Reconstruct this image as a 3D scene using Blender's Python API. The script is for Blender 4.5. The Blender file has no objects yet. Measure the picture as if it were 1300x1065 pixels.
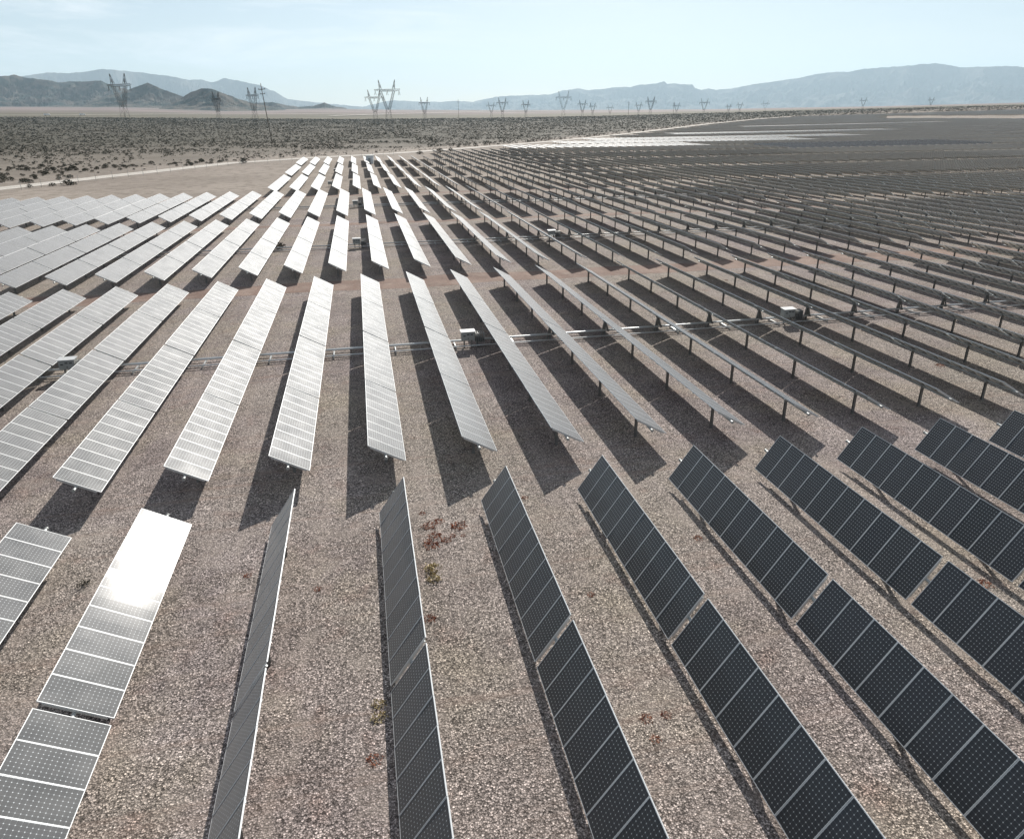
import bpy, math, random
import numpy as np
from mathutils import Vector, Matrix, noise
random.seed(7); rng = np.random.default_rng(7)
R = math.radians
S = bpy.context.scene
COL = S.collection

# ------------------------------------------------------------------ camera
CH = 16.87                                    # camera height, metres
FPX, PITCH, YAW, ROLL = 867.95, 0.3705137, 0.2087308, -0.0089297
F = Vector((math.sin(YAW)*math.cos(PITCH), math.cos(YAW)*math.cos(PITCH), -math.sin(PITCH)))
R0 = Vector((math.cos(YAW), -math.sin(YAW), 0)); U0 = R0.cross(F)
RX = R0*math.cos(ROLL)+U0*math.sin(ROLL); UP = U0*math.cos(ROLL)-R0*math.sin(ROLL)
cd = bpy.data.cameras.new('camera'); cam = bpy.data.objects.new('camera', cd); COL.objects.link(cam)
m = Matrix((RX, UP, -F)).transposed().to_4x4(); m.translation = (0, 0, CH)
cam.matrix_world = m
cd.sensor_width = 36; cd.lens = FPX/1300*36; cd.shift_y = -(532.5-487)/1300
cd.clip_start = 0.5; cd.clip_end = 80000
S.camera = cam

# ------------------------------------------------------------------ light
SUN_EL, SUN_AZ = R(29.9), R(20.3)             # azimuth from +Y towards +X
sd = Vector((math.sin(SUN_AZ)*math.cos(SUN_EL), math.cos(SUN_AZ)*math.cos(SUN_EL), math.sin(SUN_EL)))
sl = bpy.data.lights.new('sun', 'SUN'); sl.energy = 5.0; sl.angle = R(0.53); sl.color = (1, .955, .89)
so = bpy.data.objects.new('sun', sl); COL.objects.link(so)
so.rotation_euler = (-sd).to_track_quat('-Z', 'Y').to_euler()
S.view_settings.view_transform = 'Standard'; S.view_settings.look = 'None'
S.view_settings.exposure = 0.66; S.view_settings.gamma = 1
W = bpy.data.worlds.new("World"); S.world = W; W.use_nodes = True
nt = W.node_tree; nt.nodes.clear()
def nd(nt, t, **k):
    n = nt.nodes.new(t)
    for a, b in k.items():
        if a.startswith('i_'): n.inputs[a[2:].replace('_', ' ')].default_value = b
        else: setattr(n, a, b)
    return n
sky = nd(nt, 'ShaderNodeTexSky', sky_type='NISHITA', sun_disc=False, sun_elevation=SUN_EL, sun_rotation=SUN_AZ,
         altitude=600, air_density=1.0, dust_density=0.55, ozone_density=1.0)
tc = nd(nt, 'ShaderNodeTexCoord')
mp = nd(nt, 'ShaderNodeMapping'); mp.inputs['Scale'].default_value = (2.2, 2.2, 17); mp.inputs['Rotation'].default_value = (0, .05, .3)
nz = nd(nt, 'ShaderNodeTexNoise', i_Scale=1.6, i_Detail=8, i_Roughness=.62, i_Distortion=.6)
cr = nd(nt, 'ShaderNodeMapRange'); cr.inputs['From Min'].default_value = .46; cr.inputs['From Max'].default_value = .68
cr.inputs['To Max'].default_value = .9
# clouds thicken towards the left of the view
dp = nd(nt, 'ShaderNodeVectorMath', operation='DOT_PRODUCT'); dp.inputs[1].default_value = (math.sin(R(-28)), math.cos(R(-28)), .1)
dr = nd(nt, 'ShaderNodeMapRange'); dr.inputs['From Min'].default_value = .72; dr.inputs['From Max'].default_value = .99
dr.inputs['To Min'].default_value = .22; dr.inputs['To Max'].default_value = 1
mu = nd(nt, 'ShaderNodeMath', operation='MULTIPLY')
mx = nd(nt, 'ShaderNodeMixRGB'); mx.inputs[2].default_value = (13.6, 13.7, 13.8, 1)
bg = nd(nt, 'ShaderNodeBackground'); bg.inputs[1].default_value = .05
wo = nd(nt, 'ShaderNodeOutputWorld')
L = nt.links.new
L(tc.outputs['Generated'], mp.inputs[0]); L(mp.outputs[0], nz.inputs['Vector']); L(nz.outputs[0], cr.inputs[0])
L(tc.outputs['Generated'], dp.inputs[0]); L(dp.outputs['Value'], dr.inputs[0])
L(cr.outputs[0], mu.inputs[0]); L(dr.outputs[0], mu.inputs[1]); ad = nd(nt, 'ShaderNodeMath', operation='ADD'); ad.use_clamp = True; ad.inputs[1].default_value = .2; L(mu.outputs[0], ad.inputs[0]); L(ad.outputs[0], mx.inputs[0])
L(sky.outputs[0], mx.inputs[1]); L(mx.outputs[0], bg.inputs[0]); L(bg.outputs[0], wo.inputs[0])

# ------------------------------------------------------------------ helpers
def pdir(px, py):
    return (F + RX*((px-650)/FPX) - UP*((py-487)/FPX)).normalized()
def proj(p):
    v = Vector(p)-Vector((0, 0, CH)); z = v.dot(F)
    if z < 1: return None
    return 650+FPX*v.dot(RX)/z, 487-FPX*v.dot(UP)/z
def curve(pts):
    a, s = [], []
    for x, y in pts:
        d = pdir(x, y); a.append(math.atan2(d.x, d.y)); s.append(d.z/math.hypot(d.x, d.y))
    return np.array([-math.pi]+a+[math.pi]), np.array([s[0]]+s+[s[0]])
C1 = curve([(-400, 149), (0, 149), (300, 151), (450, 152), (650, 150), (780, 147.5), (900, 144), (1100, 139), (1300, 134), (1700, 130)])
C2 = curve([(-400, 136), (0, 135.5), (150, 136), (300, 140), (410, 138), (500, 139.5), (650, 140), (900, 139), (1000, 137), (1100, 135.5), (1300, 130.5), (1700, 127)])
D0, D1, D2 = 350., 2500., 9000.
def zn(x, y): return .0035*(y-51)
def gz(x, y):
    d = math.hypot(x, y)
    if d <= D0: return zn(x, y)
    az = math.atan2(x, y)
    z0 = zn(D0*x/d, D0*y/d)
    z1 = CH+D1*float(np.interp(az, *C1)); z2 = CH+D2*float(np.interp(az, *C2))
    if d < D1:
        t = (d-D0)/(D1-D0); return z0+(z1-z0)*t**1.45
    t = (d-D1)/(D2-D1); return z1+(z2-z1)*t
def at(px, py, h=0.):
    d = pdir(px, py); lo = 5.
    t = lo
    while t < 30000:
        p = Vector((0, 0, CH))+d*t
        if p.z-h < gz(p.x, p.y): break
        lo = t; t *= 1.02
    hi = t
    for _ in range(30):
        mi = (lo+hi)/2; p = Vector((0, 0, CH))+d*mi
        if p.z-h < gz(p.x, p.y): hi = mi
        else: lo = mi
    p = Vector((0, 0, CH))+d*hi
    return Vector((p.x, p.y, gz(p.x, p.y)))

ROADPX = [(-160, 256), (0, 240), (100, 228.5), (200, 217.5), (290, 207.5), (400, 200.5), (500, 195), (600, 188), (700, 180), (800, 170), (850, 164), (900, 158), (960, 152), (1000, 149)]
ROAD = [at(*p) for p in ROADPX]

class MB:
    def __init__(s): s.v = []; s.f = []; s.m = []; s.uv = []
    def quad(s, a, b, c, d, m=0, uv=None):
        n = len(s.v); s.v += [tuple(a), tuple(b), tuple(c), tuple(d)]; s.f.append((n, n+1, n+2, n+3)); s.m.append(m)
        s.uv += uv if uv else [(0, 0)]*4
    def tri(s, a, b, c, m=0):
        n = len(s.v); s.v += [tuple(a), tuple(b), tuple(c)]; s.f.append((n, n+1, n+2)); s.m.append(m); s.uv += [(0, 0)]*3
    def hexa(s, P, m=0, skip=()):
        F_ = {'b': (0, 3, 2, 1), 't': (4, 5, 6, 7), 's': (0, 1, 5, 4), 'e': (1, 2, 6, 5), 'n': (2, 3, 7, 6), 'w': (3, 0, 4, 7)}
        for k, q in F_.items():
            if k not in skip: s.quad(*[P[i] for i in q], m=m)
    def box(s, x0, x1, y0, y1, z0, z1, m=0, skip=()):
        s.hexa([(x0, y0, z0), (x1, y0, z0), (x1, y1, z0), (x0, y1, z0), (x0, y0, z1), (x1, y0, z1), (x1, y1, z1), (x0, y1, z1)], m, skip)
    def bar(s, a, b, w, m=0):
        a, b = Vector(a), Vector(b); d = (b-a).normalized()
        u = d.cross(Vector((0, 0, 1)) if abs(d.z) < .95 else Vector((1, 0, 0))).normalized()*w/2; v = d.cross(u).normalized()*w/2
        s.hexa([a-u-v, a+u-v, b+u-v, b-u-v, a-u+v, a+u+v, b+u+v, b-u+v], m)
    def tube(s, a, b, r, n=10, m=0, r2=None, cap=True):
        a, b = Vector(a), Vector(b); d = (b-a).normalized(); r2 = r if r2 is None else r2
        u = d.cross(Vector((0, 0, 1)) if abs(d.z) < .95 else Vector((1, 0, 0))).normalized(); v = d.cross(u).normalized()
        ra = [a+(u*math.cos(t)+v*math.sin(t))*r for t in [2*math.pi*i/n for i in range(n)]]
        rb = [b+(u*math.cos(t)+v*math.sin(t))*r2 for t in [2*math.pi*i/n for i in range(n)]]
        for i in range(n):
            j = (i+1) % n; s.quad(ra[i], rb[i], rb[j], ra[j], m)
        if cap:
            for ring, rev in ((ra, 0), (rb, 1)):
                k = len(s.v); s.v += [tuple(p) for p in ring]; f = tuple(range(k, k+n)); s.f.append(f[::-1] if rev else f); s.m.append(m); s.uv += [(0, 0)]*n
    def mesh(s, name, mats):
        me = bpy.data.meshes.new(name); me.from_pydata(s.v, [], s.f)
        for mt in mats: me.materials.append(mt)
        me.polygons.foreach_set('material_index', s.m)
        uv = me.uv_layers.new(name='uv'); uv.data.foreach_set('uv', [c for p in s.uv for c in p])
        me.update(); return me
def link(name, me, parent=None, loc=None, rot=None):
    o = bpy.data.objects.new(name, me); COL.objects.link(o)
    if parent: o.parent = parent
    if loc is not None: o.location = loc
    if rot is not None: o.rotation_euler = rot
    return o
def tag(o, label, cat, group=None):
    o['label'] = label; o['category'] = cat
    if group: o['group'] = group
    return o
def empty(name, loc, rz=0):
    o = bpy.data.objects.new(name, None); COL.objects.link(o); o.location = loc; o.rotation_euler = (0, 0, rz); o.empty_display_size = .3; return o
def stru(o, kind='structure'): o['kind'] = kind; return o

# ------------------------------------------------------------------ materials
def mat(name):
    M = bpy.data.materials.new(name); M.use_nodes = True; t = M.node_tree
    return M, t, t.nodes['Principled BSDF'], t.links.new
def simple(name, col, rough=.6, metal=0., var=.12, scale=6., bump=0.):
    M, t, b, l = mat(name)
    c = nd(t, 'ShaderNodeTexCoord'); n = nd(t, 'ShaderNodeTexNoise', i_Scale=scale, i_Detail=5)
    r = nd(t, 'ShaderNodeMapRange'); r.inputs['To Min'].default_value = 1-var*1.6; r.inputs['To Max'].default_value = 1+var*1.6
    v = nd(t, 'ShaderNodeVectorMath', operation='SCALE'); v.inputs[0].default_value = col
    l(c.outputs['Object'], n.inputs['Vector']); l(n.outputs[0], r.inputs[0]); l(r.outputs[0], v.inputs['Scale']); l(v.outputs[0], b.inputs['Base Color'])
    b.inputs['Roughness'].default_value = rough; b.inputs['Metallic'].default_value = metal
    if bump:
        bu = nd(t, 'ShaderNodeBump'); bu.inputs['Strength'].default_value = bump; l(n.outputs[0], bu.inputs['Height']); l(bu.outputs[0], b.inputs['Normal'])
    return M
M_ALU = simple('anodised_aluminium', (.58, .59, .59), .5, .15, .05)
M_GALV = simple('galvanised_steel', (.36, .37, .36), .5, .55, .15, 3.)
M_GALVL = simple('bright_galvanised_pipe', (.55, .56, .55), .42, .5, .12, 2.)
M_STEEL = simple('weathered_post_steel', (.20, .20, .19), .6, .4, .2, 4.)
M_CAB = simple('cabinet_paint', (.36, .37, .345), .45, 0, .08, 4.)
M_LID = simple('weathered_lid_paint', (.5, .5, .49), .6, 0, .15, 5.)
M_DARK = simple('dark_plastic', (.03, .03, .032), .5)
M_WHITE = simple('white_paint', (.78, .79, .78), .45, 0, .05)
M_WOOD = simple('pole_wood', (.11, .085, .065), .8, 0, .3, 3.)
M_TOWER = simple('tower_steel', (.10, .105, .105), .6, .3, .1)
M_TYRE = simple('tyre_rubber', (.02, .02, .02), .8)

def glass_mat():
    M, t, b, l = mat('solar_cells_under_dusty_glass')
    uv = nd(t, 'ShaderNodeUVMap'); uv.uv_map = 'uv'
    sp = nd(t, 'ShaderNodeSeparateXYZ'); l(uv.outputs[0], sp.inputs[0])
    def math_(op, a, b_=None, clamp=False):
        n = nd(t, 'ShaderNodeMath', operation=op); n.use_clamp = clamp
        if hasattr(a, 'node'): l(a, n.inputs[0])
        else: n.inputs[0].default_value = a
        if b_ is not None:
            if hasattr(b_, 'node'): l(b_, n.inputs[1])
            else: n.inputs[1].default_value = b_
        return n.outputs[0]
    def edge(o, k):     # distance to the nearest integer of o*k, 0..0.5
        return math_('PINGPONG', math_('MULTIPLY', o, k), .5)
    U, V = sp.outputs[0], sp.outputs[1]
    ex, ey = edge(U, 16.0), edge(V, 8.0)
    # cell corner diamonds
    dia = math_('LESS_THAN', math_('ADD', ex, ey), .15)
    line = math_('LESS_THAN', math_('MINIMUM', ex, ey), .022)
    # module border (backsheet margin)
    bx, by = edge(U, 1.), edge(V, 1.)
    bord = math_('LESS_THAN', math_('MINIMUM', math_('MULTIPLY', bx, 2.0), by), .007)
    pat = math_('MAXIMUM', math_('MAXIMUM', dia, math_('MULTIPLY', line, .18)), math_('MULTIPLY', bord, 1.0))
    # each module a touch different
    fl = math_('FLOOR', V); wn = nd(t, 'ShaderNodeTexWhiteNoise', noise_dimensions='2D')
    oi = nd(t, 'ShaderNodeObjectInfo'); cb = nd(t, 'ShaderNodeCombineXYZ'); l(fl, cb.inputs[0]); l(oi.outputs['Random'], cb.inputs[1]); l(cb.outputs[0], wn.inputs['Vector'])
    cell = nd(t, 'ShaderNodeMixRGB'); cell.inputs[1].default_value = (.006, .010, .014, 1); cell.inputs[2].default_value = (.010, .014, .021, 1); l(wn.outputs[0], cell.inputs[0])
    mixc = nd(t, 'ShaderNodeMixRGB'); mixc.inputs[2].default_value = (.44, .47, .48, 1); l(pat, mixc.inputs[0]); l(cell.outputs[0], mixc.inputs[1])
    l(mixc.outputs[0], b.inputs['Base Color'])
    ge = nd(t, 'ShaderNodeNewGeometry'); dn = nd(t, 'ShaderNodeTexNoise', i_Scale=.9, i_Detail=6, i_Roughness=.6)
    l(ge.outputs['Position'], dn.inputs['Vector'])
    rr = nd(t, 'ShaderNodeMapRange'); rr.inputs['From Min'].default_value = .3; rr.inputs['From Max'].default_value = .7; rr.inputs['To Min'].default_value = .57; rr.inputs['To Max'].default_value = .66
    l(dn.outputs[0], rr.inputs[0]); l(rr.outputs[0], b.inputs['Roughness'])
    b.inputs['IOR'].default_value = 1.5
    b.inputs['Sheen Weight'].default_value = .32; b.inputs['Sheen Roughness'].default_value = .4; b.inputs['Specular IOR Level'].default_value = .5
    b.inputs['Coat Weight'].default_value = .26; b.inputs['Coat Roughness'].default_value = .095; b.inputs['Coat IOR'].default_value = 1.45
    # soft sag of the laminate inside each frame
    sag = math_('MULTIPLY', math_('MULTIPLY', by, 1.0), 1.0)
    bu = nd(t, 'ShaderNodeBump'); bu.inputs['Strength'].default_value = .25; bu.inputs['Distance'].default_value = .01
    l(sag, bu.inputs['Height']); l(bu.outputs[0], b.inputs['Coat Normal'])
    return M
M_GLASS = glass_mat()
def back_mat(striped):
    M, t, b, l = mat('module_backsheet' + ('_framed' if striped else ''))
    b.inputs['Base Color'].default_value = (.86, .88, .85, 1); b.inputs['Roughness'].default_value = .6
    if striped:
        uv = nd(t, 'ShaderNodeUVMap'); uv.uv_map = 'uv'; sp = nd(t, 'ShaderNodeSeparateXYZ'); l(uv.outputs[0], sp.inputs[0])
        pp = nd(t, 'ShaderNodeMath', operation='PINGPONG'); pp.inputs[1].default_value = .5; l(sp.outputs[1], pp.inputs[0])
        lt = nd(t, 'ShaderNodeMath', operation='LESS_THAN'); lt.inputs[1].default_value = .09; l(pp.outputs[0], lt.inputs[0])
        mi = nd(t, 'ShaderNodeMixRGB'); mi.inputs[1].default_value = (.86, .88, .85, 1); mi.inputs[2].default_value = (.10, .10, .10, 1)
        l(lt.outputs[0], mi.inputs[0]); l(mi.outputs[0], b.inputs['Base Color'])
    return M
M_BACK = back_mat(False); M_BACKS = back_mat(True)

def ground_mat(name, kind):
    """kind: 'ground' (gravel near, desert and fans far), 'track' or 'road'"""
    M, t, b, l = mat(name)
    g = nd(t, 'ShaderNodeNewGeometry'); P = g.outputs['Position']
    def noi(scale, detail=4, rough=.55, sx=1, sy=1):
        n = nd(t, 'ShaderNodeTexNoise', i_Scale=scale, i_Detail=detail, i_Roughness=rough)
        if sx != 1 or sy != 1:
            m_ = nd(t, 'ShaderNodeMapping'); m_.inputs['Scale'].default_value = (sx, sy, 1); l(P, m_.inputs[0]); l(m_.outputs[0], n.inputs['Vector'])
        else: l(P, n.inputs['Vector'])
        return n.outputs[0]
    def rmp(src, pts, interp='LINEAR'):
        r = nd(t, 'ShaderNodeValToRGB'); r.color_ramp.interpolation = interp; e = r.color_ramp.elements
        while len(e) < len(pts): e.new(.5)
        for i, (p, c) in enumerate(pts): e[i].position = p; e[i].color = (*c, 1) if len(c) == 3 else c
        l(src, r.inputs[0]); return r.outputs[0]
    def mix(f, a, c, bt='MIX'):
        n = nd(t, 'ShaderNodeMixRGB', blend_type=bt)
        for i, q in ((0, f), (1, a), (2, c)):
            if hasattr(q, 'node'): l(q, n.inputs[i])
            else: n.inputs[i].default_value = q if i == 0 else (*q, 1)
        return n.outputs[0]
    def rng_(src, a, b_, c=0, d=1):
        n = nd(t, 'ShaderNodeMapRange'); l(src, n.inputs[0])
        for i, v in zip((1, 2, 3, 4), (a, b_, c, d)): n.inputs[i].default_value = v
        return n.outputs[0]
    ln = nd(t, 'ShaderNodeVectorMath', operation='LENGTH'); l(P, ln.inputs[0]); dist = ln.outputs['Value']
    # gravel: stones of several sizes
    def vor(scale):
        v = nd(t, 'ShaderNodeTexVoronoi', i_Scale=scale); l(P, v.inputs['Vector']); return v
    v1 = vor(19.); v2 = vor(46.)
    s1 = nd(t, 'ShaderNodeSeparateColor'); l(v1.outputs['Color'], s1.inputs[0])
    s2 = nd(t, 'ShaderNodeSeparateColor'); l(v2.outputs['Color'], s2.inputs[0])
    if kind == 'road': a, c = (.48, .44, .39), (.60, .55, .49)
    elif kind == 'track': a, c = (.19, .13, .105), (.29, .21, .17)
    else: a, c = (.25, .207, .195), (.36, .305, .283)
    base = mix(rng_(noi(.22, 5), .35, .65), a, c)
    if kind == 'ground':
        pk = rng_(noi(.045, 4), .42, .62)
        base = mix(pk, base, (.315, .275, .235))
        base = mix(rng_(noi(.16, 4, .6), .5, .66, 0, .6), base, (.345, .295, .23))
        base = mix(rng_(noi(.6, 5, .6), .56, .72, 0, .45), base, (.25, .16, .13))
    g1 = rmp(s1.outputs[0], [(0, (.28,)*3), (.25, (.62,)*3), (.55, (.98,)*3), (.85, (1.42,)*3), (1, (2.2,)*3)])
    g2 = rmp(s2.outputs[0], [(0, (.40,)*3), (.3, (.78,)*3), (.75, (1.15,)*3), (1, (1.8,)*3)])
    g3 = rmp(v1.outputs['Distance'], [(0, (1.22,)*3), (.35, (1.08,)*3), (.62, (.5,)*3), (1, (.4,)*3)])
    k = {'ground': 1, 'track': .35, 'road': .3}[kind]
    base = mix(k, base, mix(1., base, g3, 'MULTIPLY'))
    col = mix(k, base, mix(1., base, g1, 'MULTIPLY')); col = mix(k, col, mix(1., col, g2, 'MULTIPLY'))
    if kind != 'road':
        # stones stay in patches: fine dirt between
        col = mix(rng_(noi(.5, 5, .65), .52, .68, 0, .55), col, mix(.5, base, (.38, .325, .28)))
        col = mix(rng_(noi(1., 4, .6, 1.1, .05), .56, .72, 0, .4), col, (.35, .295, .26) if kind != 'track' else (.16, .09, .065))
        # wheel ruts and drainage smears running with and across the rows
        col = mix(rng_(noi(1., 4, .6, .06, 1.5), .55, .7, 0, .35), col, (.26, .19, .155) if kind != 'track' else (.16, .09, .065))
    if kind == 'ground':
        sp = nd(t, 'ShaderNodeSeparateXYZ'); l(P, sp.inputs[0])
        # desert soil further off: less stone, more soil and dead grass
        soil = mix(rng_(noi(.02, 5), .35, .65), (.215, .18, .15), (.30, .255, .215))
        soil = mix(rng_(noi(.35, 4, .7), .48, .62, 0, .55), soil, (.12, .095, .07))
        col = mix(rng_(dist, 130, 190), col, soil)
        # dense scrub belt, then the pale fans below the hills
        # the farm lies on the near side of the perimeter road; the scrub belt beyond it
        fx = rng_(sp.outputs[0], -150, 1250); fc = nd(t, 'ShaderNodeFloatCurve'); cv = fc.mapping.curves[0]
        cpts = [(-150, ROAD[0].y-60)]+[(p.x, p.y) for p in ROAD]+[(1250, ROAD[-1].y+290)]
        while len(cv.points) < len(cpts): cv.points.new(.5, .5)
        for q, (x_, y_) in zip(cv.points, cpts): q.location = ((x_+150)/1400, y_/1700); q.handle_type = 'VECTOR'
        fc.mapping.update(); l(fx, fc.inputs['Value'])
        yn = nd(t, 'ShaderNodeMath', operation='MULTIPLY'); l(fc.outputs[0], yn.inputs[0]); yn.inputs[1].default_value = 1700.; yr = yn.outputs[0]
        sb = nd(t, 'ShaderNodeMath', operation='SUBTRACT'); l(sp.outputs[1], sb.inputs[0]); l(yr, sb.inputs[1])
        outside = rng_(sb.outputs[0], 25, 70)
        scr = mix(rng_(noi(.03, 6, .75), .35, .65), (.035, .034, .022), (.085, .075, .055))
        sm = nd(t, 'ShaderNodeMath', operation='MULTIPLY'); l(rng_(dist, 260, 620, .25, .93), sm.inputs[0]); l(outside, sm.inputs[1])
        col = mix(sm.outputs[0], col, scr)
        olive = mix(rng_(noi(.004, 4, .6, 1, 3), .35, .65), (.09, .08, .05), (.15, .13, .09))
        col = mix(rng_(dist, 2350, 2600), col, olive)
        fan = mix(rng_(noi(.0012, 6, .65), .4, .6), (.15, .115, .10), (.24, .185, .165))
        col = mix(rng_(dist, 3300, 4600), col, fan)
    l(col, b.inputs['Base Color']); b.inputs['Roughness'].default_value = .95; b.inputs['Specular IOR Level'].default_value = .15
    bu = nd(t, 'ShaderNodeBump'); bu.inputs['Strength'].default_value = .7 if kind == 'ground' else .4; bu.inputs['Distance'].default_value = .025
    hh = nd(t, 'ShaderNodeMath', operation='ADD'); l(v1.outputs['Distance'], hh.inputs[0]); l(noi(3., 5, .65), hh.inputs[1])
    l(hh.outputs[0], bu.inputs['Height']); l(bu.outputs[0], b.inputs['Normal'])
    return M
M_GROUND = ground_mat('gravel_and_desert', 'ground'); M_TRACK = ground_mat('red_dirt', 'track'); M_ROAD = ground_mat('pale_dirt_road', 'road')

def foliage(name, a, b_):
    M, t, b, l = mat(name)
    g = nd(t, 'ShaderNodeNewGeometry'); n = nd(t, 'ShaderNodeTexNoise', i_Scale=2.5, i_Detail=3); l(g.outputs['Position'], n.inputs['Vector'])
    r = nd(t, 'ShaderNodeMapRange'); r.inputs[1].default_value = .35; r.inputs[2].default_value = .65; l(n.outputs[0], r.inputs[0])
    mi = nd(t, 'ShaderNodeMixRGB'); mi.inputs[1].default_value = (*a, 1); mi.inputs[2].default_value = (*b_, 1)
    l(r.outputs[0], mi.inputs[0]); l(mi.outputs[0], b.inputs['Base Color']); b.inputs['Roughness'].default_value = .9
    return M
M_BUSH = foliage('creosote_leaves', (.022, .024, .014), (.065, .06, .034))
M_DRY = foliage('dry_weed', (.24, .07, .035), (.40, .15, .07))
M_STRAW = foliage('straw_weed', (.36, .28, .13), (.46, .38, .2))

# ------------------------------------------------------------------ terrain
def polar_ground():
    az = np.radians(np.concatenate([np.arange(-180, -50, 6), np.arange(-50, 75, .75), np.arange(75, 180, 6)]))
    rr = [0, 8, 20, 60, 120, 200, 280, 350]+list(np.geomspace(370, 2500, 34))+list(np.geomspace(2600, 48000, 30))
    v = [(0, 0, zn(0, 0))]; f = []
    n = len(az)
    for r in rr[1:]:
        for a in az:
            x, y = r*math.sin(a), r*math.cos(a)
            z = gz(x, y) if r <= 9000 else gz(9000*math.sin(a), 9000*math.cos(a))+(r-9000)*.001
            v.append((x, y, z))
    for i in range(n): f.append((0, 1+(i+1) % n, 1+i))
    for k in range(len(rr)-2):
        b = 1+k*n
        for i in range(n):
            j = (i+1) % n; f.append((b+i, b+j, b+n+j, b+n+i))
    me = bpy.data.meshes.new('ground'); me.from_pydata(v, [], f); me.materials.append(M_GROUND); me.update()
    for p in me.polygons: p.use_smooth = True
    return stru(link('ground', me))
polar_ground()
def strip(name, pts, w, mt, dz=.02, wob=.5):
    """a draped strip through ground points"""
    P = [Vector((p[0], p[1], 0)) for p in pts]; fine = []
    for a, b in zip(P, P[1:]):
        n = max(1, int((b-a).length/6))
        fine += [a.lerp(b, i/n) for i in range(n)]
    fine.append(P[-1]); v = []; f = []
    for i, p in enumerate(fine):
        d = (fine[min(i+1, len(fine)-1)]-fine[max(i-1, 0)]).normalized(); q = Vector((d.y, -d.x, 0))
        ww = w/2*(1+(p.length/2500)*.6)
        for s_ in (-1, 1):
            e = p+q*s_*(ww+wob*noise.noise(Vector((p.x*.11, p.y*.11, s_*5.)))+wob*.5*noise.noise(Vector((p.x*.5, p.y*.5, s_*9.))))
            v.append((e.x, e.y, gz(e.x, e.y)+dz+max(0, (p.length-300))*.0006))
        if i: k = 2*i; f.append((k-2, k-1, k+1, k))
    me = bpy.data.meshes.new(name); me.from_pydata(v, [], f); me.materials.append(mt); me.update()
    o = link(name, me); return stru(o)
strip('dirt_track', [(x, 75.0) for x in range(-140, 240, 4)], 4.6, M_TRACK, .012, 1.3)
for yy, ww in ((121.6, 2.6), (168.4, 3.)):
    strip('dirt_track', [(x, yy) for x in range(-120, 300, 4)], ww, M_TRACK if yy > 100 else M_GROUND, .012, 1.)
strip('perimeter_road', ROAD, 7.5, M_ROAD, .05, .8)
strip('far_dirt_road', [at(x, y) for x, y in ((-100, 148.2), (0, 147.3), (90, 147.0), (160, 146.2), (250, 145.6), (340, 145.2), (450, 146.5))], 16, M_ROAD, .4, 2)
strip('far_dirt_road', [at(x, y) for x, y in ((420, 148), (500, 145.5), (560, 144), (640, 142), (700, 141.6))], 22, M_ROAD, .8, 2)
RX_ = np.array([p.x for p in ROAD]); RY_ = np.array([p.y for p in ROAD])
def road_y(x): return float(np.interp(x, RX_, RY_))

# ------------------------------------------------------------------ solar tracker rows
MW, MP, ML = 2.067, 1.036, 1.024                # module width across the row, pitch and length along it
TILT = .516; STEEP = -.972
def module_mesh():
    b = MB(); w, l, f, h = MW/2, ML/2, .016, .022
    b.quad((-w+f, -l+f, 0), (w-f, -l+f, 0), (w-f, l-f, 0), (-w+f, l-f, 0), 1, [(0, 0), (1, 0), (1, 1), (0, 1)])       # glass
    b.quad((-w+f, -l+f, -.006), (-w+f, l-f, -.006), (w-f, l-f, -.006), (w-f, -l+f, -.006), 2)                          # backsheet
    for x0, x1, y0, y1 in ((-w, w, -l, -l+f), (-w, w, l-f, l), (-w, -w+f, -l+f, l-f), (w-f, w, -l+f, l-f)):
        b.box(x0, x1, y0, y1, -.04, .003, 0)
    b.box(-.12, .12, l-.16, l-.05, -.03, -.0065, 3)                                                                    # junction box
    return b.mesh('solar_module', [M_ALU, M_GLASS, M_BACK, M_DARK])
ME_MOD = module_mesh()
def table_mesh(n, name='panel_table', rails=True, tex=False):
    """n modules in one piece; origin at the south end, on the glass plane"""
    b = MB(); w = MW/2; Lh = n*MP-.018
    b.quad((-w, 0, 0), (w, 0, 0), (w, Lh, 0), (-w, Lh, 0), 1, [(0, 0), (1, 0), (1, n), (0, n)])
    b.quad((-w, 0, -.038), (-w, Lh, -.038), (w, Lh, -.038), (w, 0, -.038), 2, [(0, 0), (0, n), (1, n), (1, 0)])
    b.box(-w, w, 0, Lh, -.038, 0, 0, skip=('b', 't'))
    b.box(-w-.004, -w+.018, -.004, Lh+.004, -.04, .004, 0); b.box(w-.018, w+.004, -.004, Lh+.004, -.04, .004, 0)
    if rails:
        for i in range(n+1):
            y = min(max(i*MP-.009, .03), Lh-.03); b.box(-.88, .88, y-.035, y+.035, -.11, -.0385, 3)
            if i < n: b.box(-.9, .9, y+.45, y+.47, -.06, -.0385, 3)
    return b.mesh(name, [M_ALU, M_GLASS, M_BACKS if tex else M_BACK, M_GALVL])
def rail_mesh():
    b = MB(); b.box(-.88, .88, -.035, .035, -.11, -.041, 0); return b.mesh('cross_rail', [M_GALVL])
def layout(first=9, tables=(9, 10, 10, 10), gaps=(.17, .27, .17)):
    out = []; y = 0
    for i, n in enumerate(tables):
        out.append((y, n)); y += n*MP+(gaps[i] if i < len(gaps) else 0)
    return out, y-.018
LAY, RLEN = layout()
def tube_mesh(L_): 
    b = MB(); b.tube((0, -.32, 0), (0, L_+.32, 0), .063, 12); 
    b.tube((0, -.33, 0), (0, -.29, 0), .085, 12); b.tube((0, L_+.29, 0), (0, L_+.33, 0), .085, 12)
    return b.mesh('torque_tube', [M_GALV])
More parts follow.
